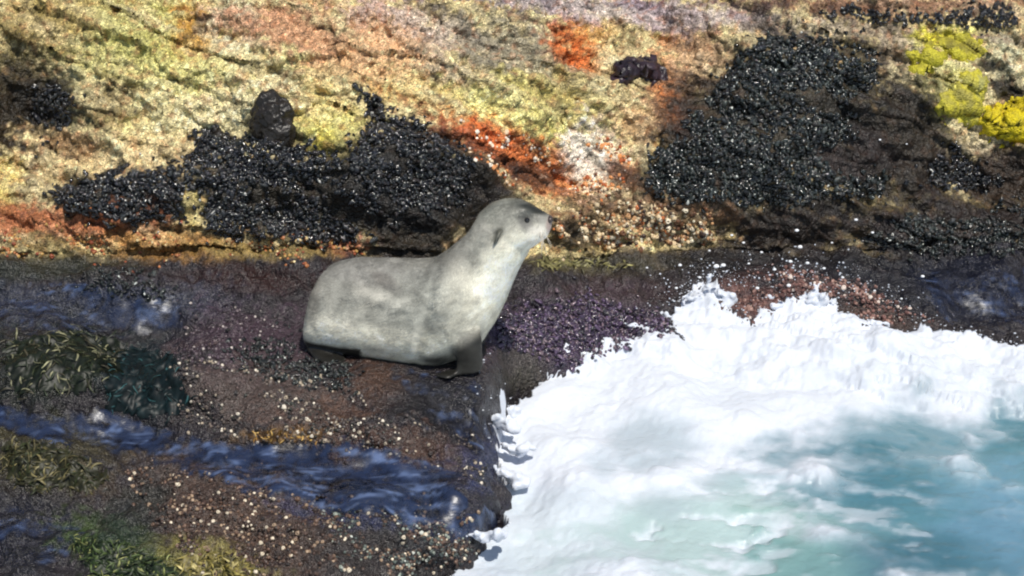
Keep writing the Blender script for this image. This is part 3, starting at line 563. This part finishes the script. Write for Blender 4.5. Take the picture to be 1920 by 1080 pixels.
seaweed([(330, 1040), (440, 1040), (520, 1075), (420, 1095), (330, 1070)], 'yellow olive seaweed fringe beside the bright green weed', 240, .035, [(112, 102, 52), (134, 122, 66), (82, 76, 40), (168, 156, 104)], .008)
seaweed([(190, 640), (330, 660), (380, 760), (300, 790), (200, 770), (180, 700)], 'dark teal seaweed patch in the wet hollow', 260, .034, [(16, 36, 38), (14, 32, 34), (12, 28, 28), (48, 84, 86)], .006)
seaweed([(440, 808), (540, 800), (620, 815), (600, 832), (480, 834)], 'thin ochre seaweed fringe along the runnel edge', 90, .022, [(150, 112, 52), (90, 66, 38), (180, 146, 82)], .005)
seaweed([(1000, 480), (1180, 482), (1180, 505), (1010, 505)], 'olive weed strip at the cliff foot behind the seal throat', 150, .035, [(108, 104, 66), (134, 128, 84), (84, 78, 54)], .008)

def lump_thing(name, px, py, rx, ry, rz_, palette, label, category, mat, group=None, knob=.18, seed=1.0, freq=3.0, lobes=None):
    i_ = hit(SF, px, py); c = SF.flat[i_]; n = NM.reshape(-1, 3)[i_]; k = MPP*SF.dep[i_]/DIST
    V = I3V.copy(); a = np.array([s2l(q) for q in palette]); nz = fbm(V, freq, 3, seed); g = np.abs(fbm(V, freq*2.6, 2, seed + 5))
    r = 1 + knob*nz + knob*.5*g
    if lobes: r = r + lobes*np.abs(np.sin(4*np.arctan2(V[:, 1], V[:, 0]) + seed))*(1 - .5*np.abs(V[:, 2]))
    V = V*r[:, None]
    xax = np.array([1., 0, 0]); xax -= (xax @ n)*n; xax /= np.linalg.norm(xax); yax = np.cross(n, xax)
    W = V[:, :1]*xax*rx*k + V[:, 1:2]*yax*ry*k*1.05 + V[:, 2:]*n*rz_
    t = np.clip(.5 + 1.1*nz, 0, 1)[:, None]*(len(a) - 1); lo = np.floor(t).astype(int).clip(0, len(a) - 2)[:, 0]; C = a[lo] + (a[lo + 1] - a[lo])*(t - lo[:, None])
    o = link(name, mesh_np(name, W, I3F, C), mat, None, label=label, category=category, **({'group': group} if group else {})); o.location = c + n*rz_*.35
    return o
def crust(name, blobs, thick, palette, label, category, mat, group=None):
    m = np.zeros(len(SF.U))
    for (px, py, rx, ry, ang) in blobs:
        e = ell(SM, px, py, rx, ry, ang) + .42*W1 + .45*W2; m = np.maximum(m, 1 - e)
    lay = np.sqrt(np.clip(m, 0, 1)); P = PM.reshape(-1, 3) + NM.reshape(-1, 3)*((thick*lay*(1 + .5*W1 + .35*W2) - .004*(lay <= 0) + .4*fine.ravel())[:, None])
    Fq_ = quads(0, NR - 1); kp = (m[Fq_] > 0).any(1) & (SF.px[Fq_[:, 0]] > -200) & (SF.px[Fq_[:, 0]] < 2120)
    u, inv = np.unique(Fq_[kp], return_inverse=True); a = np.array([s2l(q_) for q_ in palette]); t = np.clip(.5 + .9*W1[u] + .5*W2[u], 0, .999)*(len(a) - 1); lo = t.astype(int); C = a[lo] + (a[lo + 1] - a[lo])*(t - lo)[:, None]
    V = P[u]; c = V.mean(0); o = link(name, mesh_np(name, V - c, inv.reshape(-1, 4), C), mat, None, label=label, category=category, **({'group': group} if group else {})); o.location = c
    return o
def squirt(px, py, lobes, label):
    i_ = hit(SF, px, py); c = SF.flat[i_]; k = MPP*SF.dep[i_]/DIST; ps = []
    for (dx, dy, r, out) in lobes:
        V = I2V*(1 + .16*fbm(I2V, 1.7, 2, dx*.31 + dy*.17)[:, None])*np.array([1, .8, 1.1])*r*k + np.array([dx*k, -out + .25*dy*k, dy*k*.95]); ps.append((V, I2F))
    me = remeshed(ps, .004, 3); co_, t_ = mesh_arrays(me); nz = fbm(co_, 24, 3, 4.0); co_ = co_ + .006*np.stack([fbm(co_, 30, 3, q_) for q_ in (3., 8., 13.)], -1)
    C = s2l((36, 31, 26))*(1 + .5*nz[:, None]); o = link('sea_squirt', mesh_np('sea_squirt', co_, t_, C), M_DARK, None, label=label, category='sea squirt', group='dark lumps on the mussel mound'); o.location = c
squirt(508, 222, [(0, 2, 37, .02), (-5, 30, 27, .015), (14, -26, 36, .025), (20, 12, 26, .02), (-18, -10, 25, .02), (2, 40, 18, .01), (-28, 16, 11, .02), (36, 2, 9, .015), (-34, -6, 9, .02), (26, 34, 9, .01), (-20, 40, 8, .01)], 'dark brown lobed lump standing above the black mussel mound')
squirt(404, 250, [(0, 4, 13, .01), (6, -8, 12, .01), (-6, -6, 11, .012)], 'tiny dark brown knob on the upper rim of the mussel mound')
crust('anemone', [(1178, 132, 32, 26, 0), (1214, 130, 36, 26, 0)], .035, [(40, 30, 38), (58, 44, 52), (34, 26, 32)], 'dark purple oval anemone alone on the cream rock', 'anemone', M_DARK)
GY = 'yellow sponges by the big rock'
crust('sponge', [(1895, 232, 60, 42, 0), (1940, 225, 60, 46, 0)], .05, [(160, 140, 8), (226, 206, 16), (214, 190, 14)], 'bright yellow rounded sponge at the edge of the dark overhang', 'sponge', M_SPONGE, GY)
crust('sponge', [(1745, 108, 40, 22, 0), (1800, 92, 48, 30, 0), (1730, 128, 30, 12, 0)], .028, [(150, 140, 50), (204, 194, 56), (186, 178, 40)], 'flat lime yellow sponge crust just under the top ledge', 'sponge', M_SPONGE, GY)
crust('sponge', [(1826, 165, 32, 40, 0), (1815, 210, 34, 28, 0), (1780, 200, 26, 26, 0)], .03, [(166, 156, 70), (206, 194, 52), (180, 176, 100)], 'lime yellow sponge lump above the small mussel patch', 'sponge', M_SPONGE, GY)

# ------------------------------------------------------------------ the seal
def loft(rings, n=24, power=2.0):
    V = []; F = []
    for (c, a, b) in rings:
        for k in range(n):
            t = 2*math.pi*k/n; ct, st = math.cos(t), math.sin(t)
            if power != 2.0: ct = math.copysign(abs(ct)**(2/power), ct); st = math.copysign(abs(st)**(2/power), st)
            V.append(np.array(c) + np.array(a)*ct + np.array(b)*st)
    for r in range(len(rings) - 1):
        for k in range(n):
            p = r*n + k; q_ = r*n + (k + 1) % n; F += [(p, q_, q_ + n), (p, q_ + n, p + n)]
    V.append(np.array(rings[0][0])); V.append(np.array(rings[-1][0])); c0, c1 = len(V) - 2, len(V) - 1; e = (len(rings) - 1)*n
    for k in range(n): F.append((c0, (k + 1) % n, k)); F.append((c1, e + k, e + (k + 1) % n))
    return np.array(V), np.array(F)
def yaw_y(px): return np.interp(px, [560, 880, 960, 1040], [.18, .0, -.015, -.05])
def ring(top, bot, wfrac, shrink=.925):
    Y = yaw_y(.5*(top[0] + bot[0])); T = at_y(*top, Y); Bm = at_y(*bot, Y); c = .5*(T + Bm); h = .5*(T - Bm)*shrink
    side = np.array([.30, .954, 0.]); return (c, h, side*np.linalg.norm(h)*wfrac)
body = loft([ring((600, 540), (586, 622), 1.0), ring((604, 512), (585, 640), .95), ring((613, 496), (594, 650), .95), ring((636, 488), (622, 657), .92), ring((670, 484), (668, 664), .92), ring((725, 486), (728, 672), .92), ring((775, 486), (785, 680), .92),
             ring((806, 483), (840, 682), .92), ring((832, 466), (898, 660), .92), ring((852, 450), (932, 604), .92), ring((868, 436), (955, 556), .92), ring((880, 422), (974, 514), .94), ring((889, 407), (992, 478), .95), ring((900, 395), (1000, 460), .9)], 28, 2.25)
head = loft([ring((893, 425), (897, 440), 1), ring((898, 395), (912, 455), 1.0), ring((918, 379), (932, 468), 1.0), ring((942, 371), (958, 474), .96), ring((966, 371), (984, 470), .92), ring((988, 377), (1002, 463), .84), ring((1006, 388), (1012, 456), .78), ring((1019, 396), (1021, 448), .78), ring((1029, 402), (1028, 438), .75), ring((1034, 410), (1033, 428), .6)], 24)
G = .002
def P3(px, py, Y): return at_y(px, py, Y)
def limb(pts):  # (centre, half width vector, half thickness vector)
    return loft([(np.array(c), np.array(a), np.array(b)) for c, a, b in pts], 16)
GZ = .045
sh = P3(860, 590, -.09); el = P3(876, 640, -.135); ex = el[0]
near_f = limb([(sh + np.array([-.02, .06, .05]), (.055, 0, .02), (0, .05, 0)), (sh, (.062, 0, .01), (0, .052, .01)), (el, (.056, 0, .0), (0, .038, .01)), (np.array([ex + .008, -.142, GZ + .05]), (.052, 0, 0), (0, .028, .008)),
               (np.array([ex + .006, -.15, GZ + .022]), (.052, .0, 0), (0, .026, .012)), (np.array([ex - .012, -.155, GZ + .011]), (.040, .030, 0), (0, .004, .012)), (np.array([ex - .052, -.16, GZ + .008]), (.014, .042, 0), (0, .002, .009)), (np.array([ex - .09, -.16, GZ + .005]), (.010, .036, 0), (0, .0, .006)), (np.array([ex - .115, -.16, GZ + .003]), (.004, .02, 0), (0, 0, .004))])
fx = P3(893, 640, .12)[0]
far_f = limb([(np.array([fx - .03, .06, GZ + .15]), (.05, 0, .02), (0, .05, 0)), (np.array([fx, .08, GZ + .09]), (.040, 0, 0), (0, .035, .01)), (np.array([fx + .006, .09, GZ + .03]), (.038, 0, 0), (0, .028, .01)), (np.array([fx + .008, .06, GZ + .012]), (.034, .0, 0), (.0, .01, .014)), (np.array([fx + .008, .01, GZ + .006]), (.036, 0, 0), (.0, .004, .009)), (np.array([fx + .004, -.04, GZ + .003]), (.02, 0, 0), (0, 0, .005))])
hx = at_y(600, 645, .08)[0]
def hind(y0, dx):
    return limb([(np.array([hx + .05 + dx, y0 + .10, GZ + .05]), (.05, 0, .0), (0, .05, .03)), (np.array([hx + .0 + dx, y0 + .05, GZ + .028]), (.045, .03, 0), (-.01, .03, .026)), (np.array([hx - .005 + dx, y0 - .01, GZ + .016]), (.046, .0, 0), (0, .01, .016)), (np.array([hx + .025 + dx, y0 - .06, GZ + .010]), (.046, .02, 0), (0, .004, .010)), (np.array([hx + .065 + dx, y0 - .095, GZ + .006]), (.042, .03, 0), (0, 0, .007)), (np.array([hx + .095 + dx, y0 - .11, GZ + .004]), (.03, .02, 0), (0, 0, .004))])
hindA = hind(.05, .0); hindB = hind(.11, -.012)
def tail():
    c = at_y(594, 628, .2); return limb([(c + np.array([.05, 0, 0]), (.0, .03, 0), (0, 0, .03)), (c, (0, .02, 0), (0, 0, .018)), (c + np.array([-.03, .01, -.015]), (0, .012, 0), (0, 0, .009))])
pieces = [body, head, near_f, far_f, hindA, hindB, tail()]
sm = remeshed(pieces, .0075, 9)
nv = len(sm.vertices); co = np.empty(nv*3, np.float32); sm.vertices.foreach_get('co', co); co = co.reshape(-1, 3).astype(float)
no = np.empty(nv*3, np.float32); sm.vertices.foreach_get('normal', no); no = no.reshape(-1, 3).astype(float)
px_, py_, dp_ = project(co)
def se(px, py, rx, ry, ang=0, soft=.5, warp=.12):
    a = math.radians(ang); du = px_ - px; dv = -(py_ - py); e = np.sqrt(((du*math.cos(a) + dv*math.sin(a))/rx)**2 + ((-du*math.sin(a) + dv*math.cos(a))/ry)**2)
    return 1 - sstep(1 - soft, 1 + soft, e + warp*sn)
sn = fbm(co, 14, 3, 2.0)
nearside = sstep(.35, -.1, no[:, 1])
disp = .005*fbm(co, 6, 2, 12.0) + .0012*fbm(co, 22, 2, 33.0)
# hip and shoulder masses, a fold across the flank, neck creases, cheek and muzzle pads, mouth line
disp += nearside*(.012*se(625, 600, 45, 45, 0, .9, 0) + .010*se(850, 560, 45, 45, 0, .9, 0) - .007*se(720, 540, 60, 12, -24, .9, .9) + .006*se(700, 562, 56, 12, -12, .9, .9) - .006*se(640, 560, 12, 44, -20, .9, .4) - .010*se(800, 590, 9, 80, -12, .9, .5))
disp += nearside*(.006*se(1008, 442, 16, 14, 0, .9, 0) + .004*se(965, 455, 24, 14, 0, .9, 0) - .010*se(986, 413, 13, 11, 0, .8, 0) + .004*se(978, 396, 20, 7, 10, .9, 0) - .005*se(1016, 452, 16, 3.5, 20, .7, 0))
disp -= .004*np.sin((px_ + .7*py_)*.16)*se(900, 500, 60, 60, 0, .9, 0)*nearside*.6
co2 = co + no*disp[:, None]; co2[:, 2] = np.maximum(co2[:, 2], GZ - .014)
C = np.tile(s2l((176, 174, 162)), (nv, 1))
def tint(c, w): 
    global C
    C = C + (s2l(c) - C)*w[:, None]
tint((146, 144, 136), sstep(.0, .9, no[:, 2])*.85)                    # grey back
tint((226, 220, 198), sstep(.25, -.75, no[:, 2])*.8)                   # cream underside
tint((132, 134, 124), se(940, 388, 66, 30, 0)*.7)
tint((246, 241, 222), se(935, 520, 40, 95, -28)*.95); tint((224, 219, 200), se(870, 560, 40, 60, 0)*.35)
tint((240, 235, 218), se(615, 622, 46, 30, 0)*.9); tint((238, 233, 214), se(740, 650, 140, 28, -8)*.85)
tint((158, 156, 150), se(690, 505, 110, 26, -4)*.6); tint((128, 123, 116), se(728, 530, 32, 13, -32)*.75); tint((136, 136, 128), se(645, 555, 22, 40, 15)*.5); tint((118, 114, 106), se(588, 545, 14, 60, 0)*.7)  # dark tints on the flank folds paint their shade into the coat
tint((222, 218, 204), se(700, 553, 34, 6, -14, .9, 1.6)*.3); tint((222, 218, 204), se(735, 568, 12, 9, 0, .9, 1.4)*.35)  # painted highlights on the wet flank folds
tint((168, 170, 160), se(790, 560, 60, 60, 0)*.4)
tint((36, 38, 33), se(1002, 390, 40, 13, -6, .5)*.95); tint((84, 84, 82), se(986, 416, 16, 19, 10, .5)*.85); tint((120, 120, 112), se(962, 396, 26, 9, 0)*.5)
tint((232, 226, 214), se(1008, 444, 20, 18, 0)*.85); tint((150, 128, 122), se(1031, 424, 8, 14, 0)*.8); tint((120, 118, 112), se(1014, 412, 10, 8, 0)*.6)
tint((52, 54, 47), se(934, 440, 8, 19, -28, .5)*.85)  # dark ear mark, the flap's shadow painted into the coat
# dark bare skin of the flippers
def seg_d(P, a, b):
    a = np.array(a); b = np.array(b); e = b - a; t = np.clip(((P - a) @ e)/(e @ e), 0, 1); return np.linalg.norm(P - a - t[:, None]*e, axis=1)
nfd = np.minimum(seg_d(co, (ex + .02, -.14, .14), (ex + .01, -.15, GZ)), seg_d(co, (ex, -.155, GZ), (ex - .12, -.16, GZ)))
tint((14, 13, 11), sstep(.11, .055, nfd + .012*sn)*sstep(.25, .16, co[:, 2] - .5*(co[:, 0] - ex))*.96)
tint((14, 13, 11), sstep(.085, .045, seg_d(co, (fx, .08, GZ + .10), (fx + .01, .09, GZ)))*.95*(co[:, 0] > fx - .05)); tint((14, 13, 11), sstep(.07, .045, seg_d(co, (fx + .008, .06, GZ), (fx + .004, -.05, GZ))))
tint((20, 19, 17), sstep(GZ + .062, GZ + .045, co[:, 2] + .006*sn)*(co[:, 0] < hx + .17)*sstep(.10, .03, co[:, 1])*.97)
# wet, combed streaks in the coat and a damp back
stk = fbm(np.stack([co[:, 0]*.5 + co[:, 2]*.5, co[:, 1], co[:, 2]*1.3 - co[:, 0]*.4], -1), 26, 3, 6.0)
C = C*(1 + .22*stk)[:, None]*(1 - .20*sstep(.05, .6, no[:, 2] + .35*sn))[:, None]
coat_rough = np.clip(.62 - .30*sstep(.1, .7, no[:, 2] + .5*sn) - .12*(stk > .2), .28, .7)
sm.vertices.foreach_set('co', co2.astype(np.float32).ravel()); set_col(sm, C*1.16, coat_rough)
sm.polygons.foreach_set('use_smooth', np.ones(len(sm.polygons), bool)); sm.materials.clear(); sm.update()
seal = link('seal', sm, M_FUR, None, label='pale grey young seal sitting upright on the wet rock ledge, head raised', category='seal')
from mathutils.bvhtree import BVHTree
bv = BVHTree.FromPolygons([tuple(v) for v in co2], [tuple(p.vertices) for p in sm.polygons])
def on_seal(px, py, fallback=-.05):
    h = bv.ray_cast(Vector(CAM), Vector(ray(px, py)).normalized()); 
    return (np.array(h[0]), np.array(h[1])) if h[0] is not None else (at_y(px, py, fallback), np.array([0, -1., 0]))
def ellipsoid(c, axes): return I2V @ np.array(axes) + c
def on_part(name, V, F, mat, **kw):
    V = np.asarray(V); c = V.mean(0); me = mesh_np(name, V - c, F); o = link(name, me, mat, seal, **kw); o.location = c; return o
p, n = on_seal(988, 413); on_part('eye', ellipsoid(p + n*.001, np.diag([.0105, .008, .0105])), I2F, M_EYE)
mir = p.copy(); mir[1] = -.02 - (p[1] + .02) + .0; on_part('eye', ellipsoid(np.array([p[0] - .006, mir[1], p[2]]), np.diag([.0105, .008, .0105])), I2F, M_EYE)
p = at_y(1031, 411, yaw_y(1032)); on_part('nose', ellipsoid(p, np.diag([.013, .020, .014])), I2F, M_NOSE)
# ear: a small rolled flap hanging back from the side of the head
p, n = on_seal(938, 430); tip, _ = on_seal(928, 456); tip = tip + n*.012
EV, EF = limb([(p - n*.004, (.006, 0, .002), n*.005), (p*.7 + tip*.3 + n*.010, (.008, 0, .002), n*.006), (p*.35 + tip*.65 + n*.010, (.007, 0, .002), n*.005), (tip + n*.002, (.002, 0, .001), n*.002)])
em = material('ear skin', rough=.5, attr=False, colour=tuple(s2l((92, 92, 82))), noise=((120, .7, 1.2, 2),))
on_part('ear', EV, EF, em)
EV2 = EV.copy(); EV2[:, 1] = -.04 - EV2[:, 1]; on_part('ear', EV2, EF[:, ::-1], em)
wp, wn_ = on_seal(1016, 438)
for k in range(7):
    a0 = wp + np.array([.010*math.cos(k), 0, .010*math.sin(k*1.9)]); d = np.array([.55 - .12*k, -.75, -.35 - .08*(k % 3)]); d /= np.linalg.norm(d); L = .05 + .012*(k % 3)
    rs = []
    for f in (0, .35, .7, 1.0):
        c = a0 + d*L*f + np.array([0, 0, -.018*f*f]); r = .0013*(1 - .6*f); u_ = np.cross(d, [0, 0, 1.]); u_ /= np.linalg.norm(u_); rs.append((c, u_*r, np.cross(d, u_)*r))
    WV, WF = loft(rs, 5); on_part('whisker', WV, WF, M_WHISK)

# short coat hairs, combed from the nose back over the neck and down the flanks
tr = np.array([p.vertices[:] for p in sm.polygons if len(p.vertices) == 4]); tc_ = co2[tr].mean(1); ar = np.linalg.norm(np.cross(co2[tr[:, 2]] - co2[tr[:, 0]], co2[tr[:, 3]] - co2[tr[:, 1]]), axis=1)
okf = (C[tr].mean((1, 2)) > .10) & (project(tc_)[0] < 1012); ar = ar*okf; nh = 90000
fi = rng.choice(len(tr), nh, p=ar/ar.sum()); wts = rng.dirichlet((1, 1, 1, 1), nh); hp = (co2[tr[fi]]*wts[..., None]).sum(1); hn = no[tr[fi]].mean(1); hn /= np.linalg.norm(hn, axis=1, keepdims=True)
up_ = sstep(.28, .45, hp[:, 2])[:, None]; dr_ = (1 - up_)*np.array([-1, 0, -.35]) + up_*np.array([-.55, 0, -.85]); cl = np.stack([fbm(hp, 18, 2, q_) for q_ in (2., 14., 26.)], -1)
dr_ = dr_ + .9*cl + .22*rng.standard_normal((nh, 3)); dr_ -= (dr_*hn).sum(1, keepdims=True)*hn; dr_ /= np.linalg.norm(dr_, axis=1, keepdims=True)
sd_ = np.cross(hn, dr_)*.0009; hl = rng.uniform(.007, .014, (nh, 1)); tipv = hp + dr_*hl + hn*hl*rng.uniform(.06, .3, (nh, 1))
HV = np.stack([hp - sd_, hp + sd_, tipv], 1).reshape(-1, 3); hc = C[tr[fi]].mean(1)*rng.uniform(.78, 1.28, (nh, 1))*(1 + .35*cl[:, :1])
link('fur', mesh_np('fur', HV, np.arange(nh*3).reshape(-1, 3), np.repeat(hc*1.16, 3, 0), False, np.full(nh*3, .5)), M_FUR, seal, kind='stuff')

# ------------------------------------------------------------------ flying spray
DROPS = [(1343, 499, 9), (1356, 497, 8), (1452, 505, 6), (1482, 490, 6), (1514, 493, 6), (1500, 463, 8), (1428, 473, 5), (1479, 535, 7), (1730, 518, 6), (1404, 494, 4), (1545, 503, 5), (1394, 455, 5), (1372, 441, 5), (1560, 455, 4), (1605, 412, 6), (1494, 432, 7), (1636, 436, 5),
         (1275, 497, 6), (1213, 502, 4), (1330, 470, 4), (1420, 540, 6), (1312, 520, 5), (1268, 540, 5), (1640, 545, 4), (1690, 560, 4), (1580, 520, 5), (1210, 570, 5), (1130, 640, 5), (1095, 662, 6), (1000, 706, 6), (1060, 650, 4), (985, 730, 6), (950, 765, 5), (1650, 262, 4), (1700, 270, 3)]
for (a, b, r) in DROPS:
    Y = .8 if b > 480 else 1.05
    if a < 1150: Y = .3
    c = at_y(a, b, Y); V = I2V*np.array([1.25, 1, .8])*(r*MPP*.55)*(1 + .16*fbm(I2V, 1.6, 2, a*.37)[:, None])
    o = link('water_drop', mesh_np('water_drop', V, I2F), M_DROP, None, label='small white drop of spray flying above the foam crest', category='water drop', group='spray drops above the foam'); o.location = c
print('done', len(bpy.data.objects))
